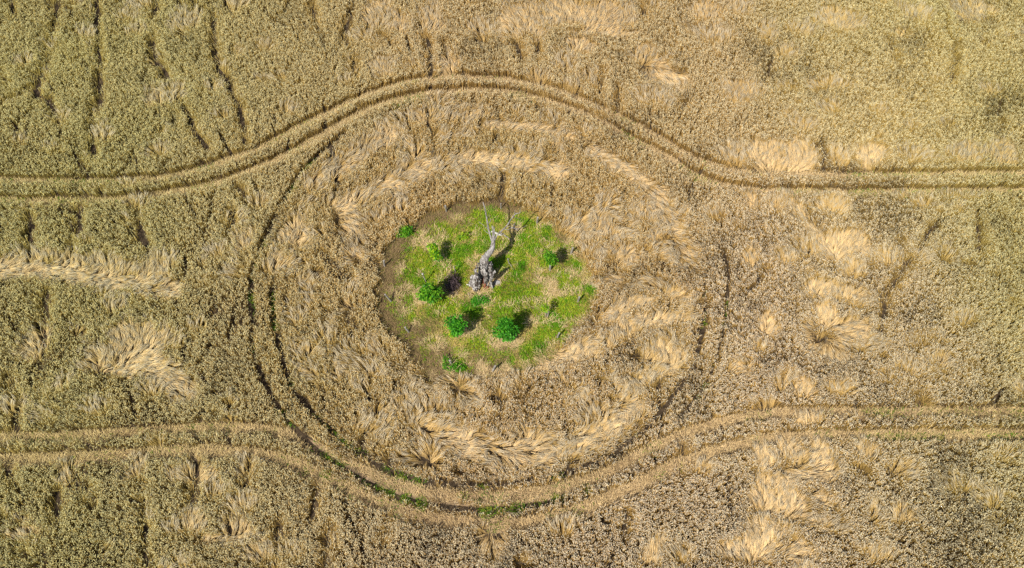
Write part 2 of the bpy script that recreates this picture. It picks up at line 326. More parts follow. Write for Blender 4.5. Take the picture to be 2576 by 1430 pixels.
def mat_noise(name, c1, c2, c3=None, scale=3., detail=6, rough=.9, bump=.4, stretch=(1, 1, 1), lo=.35, hi=.65):
    m = bpy.data.materials.new(name); m.use_nodes = True; n = m.node_tree; b = n.nodes['Principled BSDF']
    g = n.nodes.new('ShaderNodeTexCoord'); mp = n.nodes.new('ShaderNodeMapping'); mp.inputs['Scale'].default_value = stretch
    n.links.new(g.outputs['Object'], mp.inputs['Vector'])
    t = n.nodes.new('ShaderNodeTexNoise'); t.inputs['Scale'].default_value = scale; t.inputs['Detail'].default_value = detail
    n.links.new(mp.outputs[0], t.inputs['Vector'])
    r = n.nodes.new('ShaderNodeValToRGB'); e = r.color_ramp.elements
    e[0].position = lo; e[0].color = (*c1, 1); e[1].position = hi; e[1].color = (*c2, 1)
    if c3: x = e.new((lo + hi) / 2); x.color = (*c3, 1)
    n.links.new(t.outputs['Fac'], r.inputs[0]); n.links.new(r.outputs[0], b.inputs['Base Color'])
    b.inputs['Roughness'].default_value = rough; b.inputs['Specular IOR Level'].default_value = .2
    if bump:
        t2 = n.nodes.new('ShaderNodeTexNoise'); t2.inputs['Scale'].default_value = scale * 3; t2.inputs['Detail'].default_value = 5
        n.links.new(mp.outputs[0], t2.inputs['Vector'])
        bp = n.nodes.new('ShaderNodeBump'); bp.inputs['Strength'].default_value = bump; bp.inputs['Distance'].default_value = .05
        n.links.new(t2.outputs['Fac'], bp.inputs['Height']); n.links.new(bp.outputs[0], b.inputs['Normal'])
    return m
M_wheat = mat_attr('ripe_wheat', .62, .15, .0)
M_straw = mat_attr('flattened_straw', .5, .3, .0)
M_grass = mat_attr('grass_blades', .6, .1, .25)
M_leaf = mat_attr('leaves', .5, .18, .25)
M_soil = mat_noise('soil', (.035, .024, .014), (.10, .068, .038), scale=2.5)
M_rut = mat_noise('trampled_soil', (.17, .112, .06), (.40, .28, .16), scale=1.8)
M_thatch = mat_noise('thatch', (.09, .085, .02), (.30, .22, .09), (.18, .16, .04), scale=1.1)
M_bark = mat_noise('weathered_wood', (.08, .065, .055), (.58, .545, .50), (.27, .245, .22), scale=6.5, stretch=(1, 1, .35), rough=.8, bump=.9, lo=.3, hi=.62)
def weather(m, c, scale, lo, hi, amt):
    n = m.node_tree; b = n.nodes['Principled BSDF']; src = b.inputs['Base Color'].links[0].from_socket
    g = n.nodes.new('ShaderNodeTexCoord'); t = n.nodes.new('ShaderNodeTexNoise'); t.inputs['Scale'].default_value = scale; t.inputs['Detail'].default_value = 7; t.inputs['Roughness'].default_value = .65
    n.links.new(g.outputs['Object'], t.inputs['Vector'])
    r = n.nodes.new('ShaderNodeMapRange'); r.inputs['From Min'].default_value = lo; r.inputs['From Max'].default_value = hi; r.inputs['To Max'].default_value = amt
    n.links.new(t.outputs['Fac'], r.inputs['Value'])
    x = n.nodes.new('ShaderNodeMix'); x.data_type = 'RGBA'; x.inputs['B'].default_value = (*c, 1)
    n.links.new(r.outputs[0], x.inputs['Factor']); n.links.new(src, x.inputs['A']); n.links.new(x.outputs['Result'], b.inputs['Base Color'])
M_limb = mat_noise('bare_branch', (.15, .13, .11), (.52, .48, .43), (.33, .30, .27), scale=9., stretch=(1, .35, 1), rough=.8, bump=.7)
weather(M_bark, (.06, .04, .028), 3.4, .49, .57, .9); weather(M_limb, (.12, .085, .06), 5.0, .52, .62, .7)
M_white = mat_noise('split_wood', (.42, .39, .34), (.74, .71, .65), scale=5., rough=.75, bump=.3)
M_rot = mat_noise('rotten_wood', (.10, .035, .02), (.36, .13, .07), scale=6., bump=.6)
M_post = mat_noise('post_wood', (.24, .21, .17), (.50, .46, .40), scale=7., stretch=(1, 1, .25), rough=.85)
M_stem = mat_noise('sapling_bark', (.22, .19, .15), (.55, .52, .46), scale=8., stretch=(1, 1, .3))
M_twig = mat_noise('dark_twigs', (.045, .030, .034), (.17, .12, .12), scale=6.)
M_stone = mat_noise('stone', (.30, .28, .25), (.55, .52, .47), scale=5.)

# ------------------------------------------------------------------ mesh helpers
def link(name, me, mat, parent=None):
    o = bpy.data.objects.new(name, me); col.objects.link(o)
    if mat and not me.materials: me.materials.append(mat)
    if parent: o.parent = parent
    return o
def tag(o, label=None, cat_=None, group=None, kind=None):
    if label: o['label'] = label
    if cat_: o['category'] = cat_
    if group: o['group'] = group
    if kind: o['kind'] = kind
    return o
def empty(name, loc):
    o = bpy.data.objects.new(name, None); col.objects.link(o); o.location = loc; o.empty_display_size = .3; return o
def ribbons(name, P, Wd, C):
    """P (N,K,3) spine points, Wd (N,K,3) half-width vectors, C (N,K,3) tint"""
    N, K, _ = P.shape
    V = np.stack([P - Wd, P + Wd], 2).reshape(-1, 3).astype(np.float32)
    base = (np.arange(N)[:, None] * 2 * K + np.arange(K - 1)[None, :] * 2).reshape(-1)
    Fc = np.stack([base, base + 1, base + 3, base + 2], 1).astype(np.int32)
    me = bpy.data.meshes.new(name)
    me.vertices.add(len(V)); me.vertices.foreach_set('co', V.ravel())
    me.loops.add(Fc.size); me.loops.foreach_set('vertex_index', Fc.ravel())
    me.polygons.add(len(Fc)); me.polygons.foreach_set('loop_start', np.arange(0, Fc.size, 4, dtype=np.int32))
    me.update(calc_edges=True)
    at_ = me.attributes.new('tint', 'FLOAT_COLOR', 'POINT')
    cc = np.ones((N, K, 2, 4), np.float32); cc[..., :3] = C[:, :, None, :]
    at_.data.foreach_set('color', cc.ravel())
    return me
def norm(v): return v / (np.linalg.norm(v, axis=-1, keepdims=True) + 1e-9)
def tube(path, radii, seg=8, wob=0., cap=True, seed=0):
    r_ = np.random.default_rng(seed)
    p = np.array(path, float); n = len(p); rad_ = np.array(radii, float)
    t = norm(np.gradient(p, axis=0)); ref = np.array([.13, .31, .94]); V = []; F = []
    for i in range(n):
        a = ref if abs(t[i] @ ref) < .92 else np.array([1., 0, 0])
        u = norm(np.cross(a, t[i])); v = np.cross(t[i], u)
        for k in range(seg):
            th = 2 * math.pi * k / seg
            rr = rad_[i] * (1 + wob * r_.uniform(-1, 1))
            V.append(p[i] + (u * math.cos(th) + v * math.sin(th)) * rr)
    for i in range(n - 1):
        for k in range(seg):
            F.append((i * seg + k, i * seg + (k + 1) % seg, (i + 1) * seg + (k + 1) % seg, (i + 1) * seg + k))
    if cap:
        F.append(tuple(reversed(range(seg)))); F.append(tuple((n - 1) * seg + k for k in range(seg)))
    return V, F
def join(parts):
    V = []; F = []
    for v, f in parts:
        b = len(V); V += list(v); F += [tuple(i + b for i in q) for q in f]
    return V, F
def mesh(name, VF, off=(0, 0, 0), smooth=True):
    V, F = VF; o = np.array(off)
    me = bpy.data.meshes.new(name); me.from_pydata([tuple(np.array(v) - o) for v in V], [], F); me.update()
    if smooth: me.polygons.foreach_set('use_smooth', [True] * len(me.polygons))
    return me
def resample(path, radii, n):
    p = cat(path, 8); d = np.r_[0, np.cumsum(np.linalg.norm(np.diff(p, axis=0), axis=1))]
    pr = np.array(radii, float); ts = np.linspace(0, 1, len(pr)); dp = np.linspace(0, 1, len(p))
    s = np.linspace(0, d[-1], n); f = np.interp(s, d, dp)
    return np.stack([np.interp(s, d, p[:, k]) for k in range(3)], 1), np.interp(f, ts, pr)

# ------------------------------------------------------------------ the ground
def sheet(name, V, F, mat, kind='structure'):
    me = bpy.data.meshes.new(name); me.from_pydata(V, [], F); me.update()
    return tag(link(name, me, mat), kind=kind)
S = 900
g = sheet('ground', [(-S, -S, 0), (S, -S, 0), (S, S, 0), (-S, S, 0)], [(0, 1, 2, 3)], M_soil)
g['label'] = 'bare brown soil under the ripe wheat field'
for n_, (kind, P, hw) in enumerate(track_paths):
    t = norm(np.gradient(P, axis=0)); nrm = np.c_[-t[:, 1], t[:, 0]]
    h = hw * (1.0 + .35 * (vn(P[:, 0], P[:, 1], 1.2, n_) - .5)); z = .006 + .004 * n_
    L = P + nrm * h[:, None]; Rr = P - nrm * h[:, None]
    V = [(a[0], a[1], z) for a in L] + [(a[0], a[1], z) for a in Rr]; N = len(P)
    sheet('wheel_track', V, [(i, i + N, i + N + 1, i + 1) for i in range(N - 1)], M_soil if kind == 'ring' else M_rut)
th = np.linspace(0, 2 * math.pi, 120, endpoint=False)
rr = 1 + .03 * np.sin(3 * th + .6)
ix = IC[0] + IRX * rr * np.cos(th); iy = IC[1] + IRY * rr * np.sin(th)
o = sheet('grass_ground', [(IC[0], IC[1], .038)] + [(a, b, .038) for a, b in zip(ix, iy)], [(0, 1 + i, 1 + (i + 1) % 120) for i in range(120)], M_thatch)

# ------------------------------------------------------------------ wheat
def in_view(x, y, m):
    hw = 36.8 + (y + 22.5) / 53.1 * 14.0
    return (np.abs(x) < hw + m) & (y > -22.5 - m) & (y < 30.6 + m)
def scatter(dens, box=(X0 + 1, X1 - 1, Y0 + 1, Y1 - 1)):
    c = 1 / math.sqrt(dens)
    xs = np.arange(box[0], box[1], c); ys = np.arange(box[2], box[3], c)
    x, y = np.meshgrid(xs, ys); x = x.ravel(); y = y.ravel()
    x = x + rng.uniform(-.5, .5, x.size) * c; y = y + rng.uniform(-.5, .5, y.size) * c
    return x, y
def locks(x, y, s):
    """nearest of a jittered lattice of tuft centres: id and centre"""
    ci = np.floor(x / s).astype(np.int64); cj = np.floor(y / s).astype(np.int64)
    best = np.full(x.shape, 1e9); bx = np.zeros_like(x); by = np.zeros_like(x); bid = np.zeros(x.shape, np.int64)
    T1, T2 = _tab[14], _tab[15]
    for di in (-1, 0, 1):
        for dj in (-1, 0, 1):
            i = ci + di; j = cj + dj
            px = (i + T1[j & 255, i & 255]) * s; py = (j + T2[j & 255, i & 255]) * s
            d = (px - x) ** 2 + (py - y) ** 2; m = d < best
            best[m] = d[m]; bx[m] = px[m]; by[m] = py[m]; bid[m] = ((i & 1023) * 1024 + (j & 1023))[m]
    return bx, by, bid
def hsh(i, k): 
    v = np.sin(i.astype(np.float64) * 12.9898 + k * 78.233) * 43758.5453
    return v - np.floor(v)

def edge_tint(x, y):
    """0 = warm straw, 1 = greenish, mostly towards the field edges"""
    e = np.where(x < 0, np.clip((-x - 6) / 26, 0, 1) * .85, np.clip((x - 20) / 22, 0, 1) * .65)  # the lens's green edge cast is painted into the crop colour
    return np.clip(e + (fbm(x, y, 14., 2) - .5) * .5, 0, 1)

# -- standing stalks
x, y = scatter(230)
m = in_view(x, y, 5.0); x, y = x[m], y[m]
Ws = at(Wl, x, y); u = rng.random(x.size)
keep = (at(trk, x, y) < .35 + .4 * u) & (at(isl, x, y) < .15 + .5 * u ** 2) & (at(gap, x, y) < .2 + .5 * u) & (Ws < .40 + .25 * u)
thin = vn(x, y, .4, 7)
rr_ = np.hypot(x - IC[0], (y - IC[1]) * 1.03) + (fbm(x, y, 3.0, 6) - .5) * .8
row = .5 + .5 * np.cos(rr_ * 2 * math.pi / .52)
thin = thin - .75 * at(inner, x, y) * row * sst(.38, .6, fbm(x, y, 3.2, 1)) * (rr_ > 9.8)
dense = sst(-2, 24, x) * .35
keep &= u < .74 + .6 * thin + dense
x, y, Ws, = x[keep], y[keep], Ws[keep]; N = x.size
cx_, cy_, lid = locks(x, y, .21)
h1, h2, h3 = hsh(lid, 1), hsh(lid, 2), hsh(lid, 3)
fx, fy = at(FXa, x, y), at(FYa, x, y)
az = np.arctan2(fy, fx) + (h1 - .5) * 2.2 + rng.normal(0, .35, N)
tilt = np.clip(R(7) + R(62) * np.clip(Ws / .6, 0, 1) + (h2 - .3) * R(16) + rng.normal(0, R(5), N), 0, R(75))
x = x + (cx_ - x) * .22; y = y + (cy_ - y) * .22
L = at(canopy, x, y) * rng.uniform(.9, 1.06, N) * (.9 + .18 * h3)
dx, dy = np.cos(az), np.sin(az)
s1 = np.sin(tilt) * L; z1 = np.cos(tilt) * L
hl = rng.uniform(.09, .155, N)                       # the ear, nodding over
ht = np.clip(tilt + R(35) + rng.normal(R(20), R(22), N), R(10), R(140))
haz = az + rng.normal(0, .8, N); hx, hy = np.cos(haz), np.sin(haz)
P = np.zeros((N, 4, 3))
P[:, 0] = np.c_[x, y, np.full(N, .0)]
P[:, 1] = np.c_[x + dx * s1, y + dy * s1, z1]
P[:, 2] = P[:, 1] + np.c_[hx * np.sin(ht * .8), hy * np.sin(ht * .8), np.cos(ht * .8)] * (hl * .55)[:, None]
P[:, 3] = P[:, 2] + np.c_[hx * np.sin(ht), hy * np.sin(ht), np.cos(ht)] * (hl * .45)[:, None]
wa = haz + math.pi / 2 + rng.normal(0, .5, N)
wv = norm(np.c_[np.cos(wa), np.sin(wa), rng.normal(0, .35, N)])
Wd = np.zeros((N, 4, 3)); ww = rng.uniform(.8, 1.25, N)[:, None]
Wd[:, 0] = wv * .007 * ww; Wd[:, 1] = wv * .010 * ww; Wd[:, 2] = wv * .018 * ww; Wd[:, 3] = wv * .006 * ww
rp = edge_tint(x, y)[:, None]; b = (rng.uniform(.72, 1.22, N) * (.86 + .28 * hsh(lid, 5)))[:, None]
ear = (np.array([.67, .55, .315]) * (1 - rp) + np.array([.57, .53, .225]) * rp) * b
bleach = np.clip(np.exp(-((x - 8) / 17) ** 2) * sst(4, -8, y) * 1.1 + sst(8, 20, x) * sst(16, 2, y) * .8 * (1 - sst(34, 44, x)) + sst(10, 26, x) * .25, 0, 1.1)[:, None]
ear = ear * (1 - bleach) + ear * np.array([1.06, 1.07, 1.28]) * bleach
ear = ear * (1 + (rng.random((N, 1)) - .5) * np.array([.10, 0, -.14]))
warm = (rng.random(N) < .12 + .22 * at(inner, x, y))[:, None]
ear = np.where(warm, ear * np.array([.82, .62, .40]), ear)
stem = (np.array([.47, .290, .085]) * (1 - rp) + np.array([.36, .290, .065]) * rp) * b
C = np.stack([stem * .85, stem, ear, ear * 1.05], 1)
me = ribbons('standing_wheat', P, Wd, np.clip(C, 0, .85))
tag(link('standing_wheat', me, M_wheat), 'standing ripe wheat with pale nodding ears covering the field', 'wheat', None, 'stuff')
print('standing', N)

# -- flattened stalks, lying in locks
x, y = scatter(165)
m = in_view(x, y, 5.0); x, y = x[m], y[m]
Ws = at(Wl, x, y); u = rng.random(x.size)
keep = (at(trk, x, y) < .5) & (at(isl, x, y) < .3 + .3 * u) & (Ws > .34 + .22 * u) & (at(gap, x, y) < .5 + .5 * u)
x, y, Ws = x[keep], y[keep], Ws[keep]; N = x.size
cx_, cy_, lid = locks(x, y, .30)
h1, h2, h3, h4 = (hsh(lid, k) for k in (1, 2, 3, 4))
x = x + (cx_ - x) * .34; y = y + (cy_ - y) * .34
fx, fy = at(FXa, cx_, cy_), at(FYa, cx_, cy_)
az = np.arctan2(fy, fx) + (h1 - .5) * .75 + rng.normal(0, .09, N)
tilt = np.clip(R(48) + R(44) * np.clip((Ws - .35) / .5, 0, 1) + (h2 - .5) * R(16) + rng.normal(0, R(4), N), R(30), R(92))
L = rng.uniform(.8, 1.25, N)
K = 6; P = np.zeros((N, K, 3)); P[:, 0] = np.c_[x, y, .02 + .12 * h3 + rng.uniform(0, .08, N)]
curl = (h4 - .5) * 1.1 + rng.normal(0, .12, N)
for k in range(1, K):
    t = (k - .5) / (K - 1); seg = L / (K - 1)
    a = tilt * min(1., .45 + .9 * t) + (R(12) if k == K - 1 else 0)
    z_ = az + curl * (t - .3)
    P[:, k] = P[:, k - 1] + np.c_[np.cos(z_) * np.sin(a), np.sin(z_) * np.sin(a), np.cos(a)] * seg[:, None]
P[:, :, 2] = np.maximum(P[:, :, 2], .03 + .07 * h3[:, None])
wa = az + math.pi / 2; wv = norm(np.c_[np.cos(wa), np.sin(wa), rng.normal(0, .4, N)])
ww = rng.uniform(.7, 1.3, N)[:, None] * .0120
Wd = np.stack([wv * ww * f for f in (.9, 1., 1., .9, 1.15, .4)], 1)
rp = edge_tint(x, y)[:, None] * .7; b = (rng.uniform(.8, 1.15, N) * (.82 + .30 * hsh(lid, 6)))[:, None]
flat = (np.clip((Ws - .52) / .42, 0, 1) ** 1.3)[:, None]       # fully lodged straw is coloured paler than leaning straw
warm_straw_c = np.array([.48, .300, .085]) * (1 - flat) + np.array([.76, .525, .245]) * flat
green_c = np.array([.43, .35, .085]) * (1 - flat) + np.array([.69, .54, .22]) * flat
st = (warm_straw_c * (1 - rp) + green_c * rp) * b
ear = (np.array([.56, .45, .28]) * (1 - rp) + np.array([.47, .43, .23]) * rp) * b
C = np.stack([st * .9, st, st, st, ear, ear], 1)
# straw matted underneath
x2, y2 = scatter(85); m = in_view(x2, y2, 5.0); x2, y2 = x2[m], y2[m]
W2 = at(Wl, x2, y2); keep = (at(trk, x2, y2) < .5) & (at(isl, x2, y2) < .3) & (W2 > .62 + .25 * rng.random(x2.size)) & (at(gap, x2, y2) < .6)
x2, y2 = x2[keep], y2[keep]; N2 = x2.size
a2 = np.arctan2(at(FYa, x2, y2), at(FXa, x2, y2)) + rng.normal(0, .55, N2); L2 = rng.uniform(.5, .9, N2)
P2 = np.zeros((N2, K, 3)); P2[:, 0] = np.c_[x2, y2, rng.uniform(.02, .10, N2)]
for k in range(1, K):
    zz = a2 + .25 * np.sin(k + x2 * 7)
    P2[:, k] = P2[:, k - 1] + np.c_[np.cos(zz), np.sin(zz), rng.normal(.02, .06, N2)] * (L2 / (K - 1))[:, None]
P2[:, :, 2] = np.clip(P2[:, :, 2], .02, .2)
w2 = norm(np.c_[-np.sin(a2), np.cos(a2), rng.normal(0, .3, N2)]) * (rng.uniform(.7, 1.3, N2) * .015)[:, None]
Wd2 = np.stack([w2 * f for f in (.8, 1., 1., 1., .9, .4)], 1)
c2 = np.array([.56, .385, .165]) * rng.uniform(.75, 1.15, N2)[:, None]
P = np.concatenate([P, P2]); Wd = np.concatenate([Wd, Wd2]); C = np.concatenate([C, np.stack([c2] * K, 1)])
me = ribbons('flattened_wheat', P, Wd, np.clip(C, 0, .85))
tag(link('flattened_wheat', me, M_straw), 'golden wheat flattened by weather in combed fans and swaths', 'flattened wheat', None, 'stuff')
print('flat', N)

# -- trampled straw in the wheel tracks
x, y = scatter(210); m = in_view(x, y, 5.0); x, y = x[m], y[m]
keep = (at(trk, x, y) > .25 + .5 * rng.random(x.size)) & (at(ringm, x, y) < rng.random(x.size) * .7); x, y = x[keep], y[keep]; N = x.size
az = at(np.arctan2(FYa, FXa), x, y) + rng.normal(0, 1.0, N); L = rng.uniform(.14, .42, N)
tilt = np.clip(rng.normal(R(66), R(18), N), R(15), R(89))
P = np.zeros((N, 3, 3)); P[:, 0] = np.c_[x, y, rng.uniform(.01, .05, N)]
P[:, 1] = P[:, 0] + np.c_[np.cos(az) * np.sin(tilt * .7), np.sin(az) * np.sin(tilt * .7), np.cos(tilt * .7)] * (L * .5)[:, None]
P[:, 2] = P[:, 1] + np.c_[np.cos(az) * np.sin(tilt), np.sin(az) * np.sin(tilt), np.cos(tilt)] * (L * .5)[:, None]
wv = norm(np.c_[-np.sin(az), np.cos(az), rng.normal(0, .5, N)]) * rng.uniform(.008, .018, N)[:, None]
Wd = np.stack([wv, wv, wv * .4], 1)
rp = edge_tint(x, y)[:, None] * .8; b = rng.uniform(.7, 1.2, N)[:, None]
c = (np.array([.68, .485, .235]) * (1 - rp) + np.array([.60, .49, .18]) * rp) * b
me = ribbons('trampled_straw', P, Wd, np.clip(np.stack([c * .8, c, c * 1.05], 1), 0, .85))
tag(link('trampled_straw', me, M_straw), 'tan trampled straw lying in the tractor wheel tracks', 'straw', None, 'stuff')

# -- weeds growing in the wheel tracks
x, y = scatter(190); m = in_view(x, y, 5.0); x, y = x[m], y[m]
tg = at(trkgreen, x, y)
for (wx, wy, wr) in [(1058,251,.7),(1030,257,.6),(1000,266,.5),(1165,1250,.35),(1400,1256,.5),(1475,1232,.5),(1060,1268,.6),(1020,1258,.5),(1775,975,.4),(1760,1005,.35),(1585,357,.35),(1610,380,.3),
                     (820,1195,.5),(55,1358,.45),(15,1350,.4),(185,1156,.2),(1300,1280,.6),(1220,1290,.6),(1160,243,.5)]:
    c = pix(wx, wy); tg = np.maximum(tg, (1 - sst(.4, 1.0, np.hypot(x - c[0], y - c[1]) / (wr * 1.2))) * .95)
for (xa, xb, wy, dens_) in [(-40, 380, 463, .5), (-40, 360, 511, .45), (2150, 2620, 446, .5), (2250, 2620, 489, .4), (2180, 2620, 1042, .6), (2130, 2620, 1101, .6), (-40, 200, 1107, .25)]:
    a_, b_ = pix(xa, wy), pix(xb, wy)
    tg = np.maximum(tg, (np.abs(y - a_[1]) < .32) * (x > a_[0]) * (x < b_[0]) * dens_ * sst(.35, .6, fbm(x, y, 1.8, 9)))
keep = rng.random(x.size) < tg; x, y = x[keep], y[keep]; N = x.size
def blades(x, y, L, tilt, az, wid, c0, c1, bend=1.4):
    N = x.size
    P = np.zeros((N, 4, 3)); P[:, 0] = np.c_[x, y, np.full(N, .02)]
    for k in range(1, 4):
        a = np.clip(tilt * (.35 + bend * .35 * k), 0, R(115))
        P[:, k] = P[:, k - 1] + np.c_[np.cos(az) * np.sin(a), np.sin(az) * np.sin(a), np.cos(a)] * (L / 3)[:, None]
    P[:, :, 2] = np.maximum(P[:, :, 2], .02)
    wv = norm(np.c_[-np.sin(az), np.cos(az), rng.normal(0, .3, N)]) * wid[:, None]
    return P, np.stack([wv * .8, wv, wv * .8, wv * .15], 1), np.stack([c0, c0, c1, c1], 1)
yw = rng.random(N)[:, None] ** 2
gcol = (np.array([.09, .21, .016]) * (1 - yw) + np.array([.32, .30, .04]) * yw) * rng.uniform(.6, 1.5, N)[:, None]
P, Wd, C = blades(x, y, rng.uniform(.15, .4, N), rng.uniform(R(15), R(70), N), rng.uniform(0, 6.28, N), rng.uniform(.012, .03, N), gcol, gcol * 1.15)
tag(link('track_weeds', ribbons('track_weeds', P, Wd, C), M_grass), 'low green weeds sprouting along the tractor wheel tracks', 'weeds', None, 'stuff')

# ------------------------------------------------------------------ grass island
bx = (IC[0] - 11, IC[0] + 11, IC[1] - 11, IC[1] + 11)
x, y = scatter(300, bx); I = at(isl, x, y); rn_ = at(radn, x, y)
keep = (rn_ < 1.06) & (rng.random(x.size) < I * .97 + .12); x, y, rn_ = x[keep], y[keep], rn_[keep]; N = x.size
def spots(lst, x, y):
    g_ = np.zeros(x.shape)
    for px_, py_, r_, s_ in lst:
        c = pix(px_ * .62891, py_ * .62891); g_ = np.maximum(g_, s_ * (1 - sst(.35, 1., np.hypot((x - c[0]), (y - c[1])) / r_ + (vn(x, y, .35, 3) - .5) * .5)))
    return g_
gs = spots([(1620,930,.8,.9),(1620,1000,.6,.7),(1850,1000,1.3,.7),(1780,1040,1.2,.6),(1963,842,.6,.85),(2072,893,.6,.5),(2189,912,.6,.7),(2180,955,.6,.7),(1833,1068,.5,.9),(2088,1068,.6,.95),
            (2070,1105,.6,.9),(1940,985,1.3,.6),(1920,1205,.9,.95),(1870,1230,.7,.9),(1900,1250,1.,.7),(2210,1290,1.1,.8),(2157,1392,.8,.85),(2100,1415,.9,.6),(2030,1440,.9,.5),(1822,1474,.9,.95),
            (1790,1455,.6,.8),(2360,1160,.9,.7),(2300,1065,.6,.6),(1640,1200,.8,.4),(1640,1100,.8,.5),(1680,1140,.9,.5),(1720,1290,1.,.5),(2010,1250,1.1,.45),(2060,1200,1.2,.4),(1600,1260,.8,.5),
            (2090,960,.9,.5),(1970,1060,.9,.6),(2130,1000,.8,.5),(1980,880,.6,.6),(2080,1290,1.2,.5)], x, y)
ds = spots([(1690,860,2.4,.9),(1800,830,2.0,.8),(1880,830,1.8,.6),(1560,1000,1.6,.9),(1570,1100,1.6,.9),(1610,1180,1.6,.7),(1660,1350,1.9,.95),(1730,1310,1.2,.6),(1920,1440,1.7,.9),(1760,1420,1.4,.8),
            (2290,1310,1.4,.8),(2230,960,1.6,.8),(2270,1100,1.5,.6),(2210,1130,1.4,.7),(2150,1110,1.2,.6),(2250,1040,1.0,.5),(1720,940,1.6,.7),(1840,900,1.2,.6),(1890,1170,1.1,.6),(2000,1400,1.2,.6)], x, y)
nz = fbm(x, y, 1.5, 2)
pg = np.clip(.95 * sst(.22, .55, nz) + gs * .9 - ds * .42 - .7 * sst(.86, 1.0, rn_) + .05, 0.02, .97)
mixn = fbm(x, y, .45, 12)
pg = np.clip(pg + (mixn - .5) * .9, .03, .93)
isg = rng.random(N) < pg
az = rng.uniform(0, 6.28, N) * .55 + (fbm(x, y, 1.6, 6) - .5) * 9
L = np.where(isg, rng.uniform(.16, .36, N), rng.uniform(.2, .55, N)) * (1 + .5 * gs)
tl = np.where(isg, rng.uniform(R(10), R(60), N), rng.uniform(R(35), R(80), N))
wd = np.where(isg, rng.uniform(.010, .024, N), rng.uniform(.007, .016, N))
yl = (rng.random(N) * .9)[:, None] * (1 - gs * .85)[:, None]
g1 = np.array([.10, .34, .011]) * (1 - yl) + np.array([.58, .55, .040]) * yl
g1 = g1 * rng.uniform(.65, 1.35, N)[:, None]
an_ = np.arctan2(y - IC[1], x - IC[0])
dry_rim_shade = (sst(-.3, .5, np.cos(an_ - R(205))) * sst(.66, .90, rn_ + (fbm(x, y, 1.2, 5) - .5) * .3) + at(lft, x, y) * sst(.82, .93, rn_)).clip(0, 1)  # dead grass browned further at the rim to paint in the wheat's shadow
pg = np.clip(pg - .55 * dry_rim_shade, .03, .97)
dn = np.clip(ds + (fbm(x, y, .9, 8) - .5) + 1.2 * dry_rim_shade, 0, 1)[:, None]
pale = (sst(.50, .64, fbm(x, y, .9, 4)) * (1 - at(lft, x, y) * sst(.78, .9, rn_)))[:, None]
pg = np.clip(pg * (1 - .3 * pale[:, 0]) + .08 * (rn_ < .9), 0, 1); isg = rng.random(N) < pg
L = L * np.where(isg, 1, 1 + .5 * pale[:, 0])
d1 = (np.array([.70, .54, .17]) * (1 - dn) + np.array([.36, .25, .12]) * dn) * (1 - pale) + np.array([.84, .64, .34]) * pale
d1 = d1 * rng.uniform(.7, 1.2, N)[:, None]
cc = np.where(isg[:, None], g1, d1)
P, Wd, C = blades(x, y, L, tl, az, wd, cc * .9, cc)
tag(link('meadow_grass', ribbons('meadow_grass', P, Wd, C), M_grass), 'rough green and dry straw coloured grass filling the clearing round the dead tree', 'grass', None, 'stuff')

# ------------------------------------------------------------------ dead tree
def r4(u, v, z): return pix((1800 + u / 3.25) * .62891, (780 + v / 3.25) * .62891, z)
B = r4(430, 1190, 0)
def loc(px_, py_, pz_): return B + np.array([px_, py_, pz_])
tree = empty('dead_tree', B)
tag(tree, 'weathered grey dead tree with split hollow trunk and one leaning bare limb', 'dead tree')
parts = []
def T(path, radii, n=14, seg=12, wob=.10, sd=0):
    p, r_ = resample([loc(*q) for q in path], radii, n); parts.append(tube(p, r_, seg, wob, True, sd))
T([(-.55,-.02,-.15),(-.55,.05,.6),(-.52,.2,1.25),(-.55,.5,1.9),(-.42,.75,2.4),(-.2,.95,2.7)], [.46,.40,.29,.14,.13,.14], sd=1)
T([(-.38,-.12,-.1),(-.36,-.02,.8),(-.35,.1,1.3)], [.24,.20,.08], sd=2)
T([(.15,1.05,-.2),(.12,1.05,1.2),(.15,1.1,2.2),(.2,1.2,2.95)], [.60,.48,.38,.25], sd=3)
T([(.27,.12,-.1),(.27,.25,.8),(.25,.45,1.6),(.24,.75,2.3)], [.22,.17,.15,.17], sd=4)
T([(.70,-.10,-.1),(.70,-.02,.7),(.74,.08,1.4),(.82,.2,2.1),(.74,.18,2.5)], [.25,.19,.15,.14,.10], sd=5)
T([(.80,.15,1.9),(.98,.26,2.25),(1.05,.3,2.45)], [.12,.11,.07], 8, sd=6)
T([(.5,.9,1.0),(.55,.95,1.9),(.62,1.0,2.55)], [.30,.28,.17], sd=7)
T([(.05,.75,2.1),(.0,.78,2.45),(.02,.8,2.75)], [.26,.24,.14], 8, sd=8)
T([(.3,.85,2.3),(.45,.85,2.7),(.5,.95,3.0)], [.2,.17,.08], 8, sd=9)
T([(-.7,.1,.5),(-1.0,.05,.2),(-1.3,.05,-.02)], [.30,.22,.12], 8, sd=10)
T([(-.6,.35,1.4),(-.95,.35,1.05),(-1.05,.3,.5),(-1.15,.3,.0)], [.11,.10,.09,.10], 10, sd=11)
T([(.75,.0,.3),(1.05,.1,.12),(1.35,.2,-.02)], [.22,.18,.12], 8, sd=12)
T([(-.55,-.3,.5),(-.6,-.5,.1),(-.65,-.6,-.05)], [.26,.2,.12], 8, sd=13)
T([(.6,.55,-.1),(.62,.62,.8),(.55,.75,1.5)], [.3,.24,.2], 8, sd=14)
me0 = mesh('trunk', join(parts), B)
tmp = link('trunk', me0, M_bark, tree)
rm_ = tmp.modifiers.new('remesh', 'REMESH'); rm_.mode = 'VOXEL'; rm_.voxel_size = .04
bpy.context.view_layer.update()
me1 = bpy.data.meshes.new_from_object(tmp.evaluated_get(bpy.context.evaluated_depsgraph_get()))
tmp.modifiers.clear(); tmp.data = me1; me1.name = 'trunk'
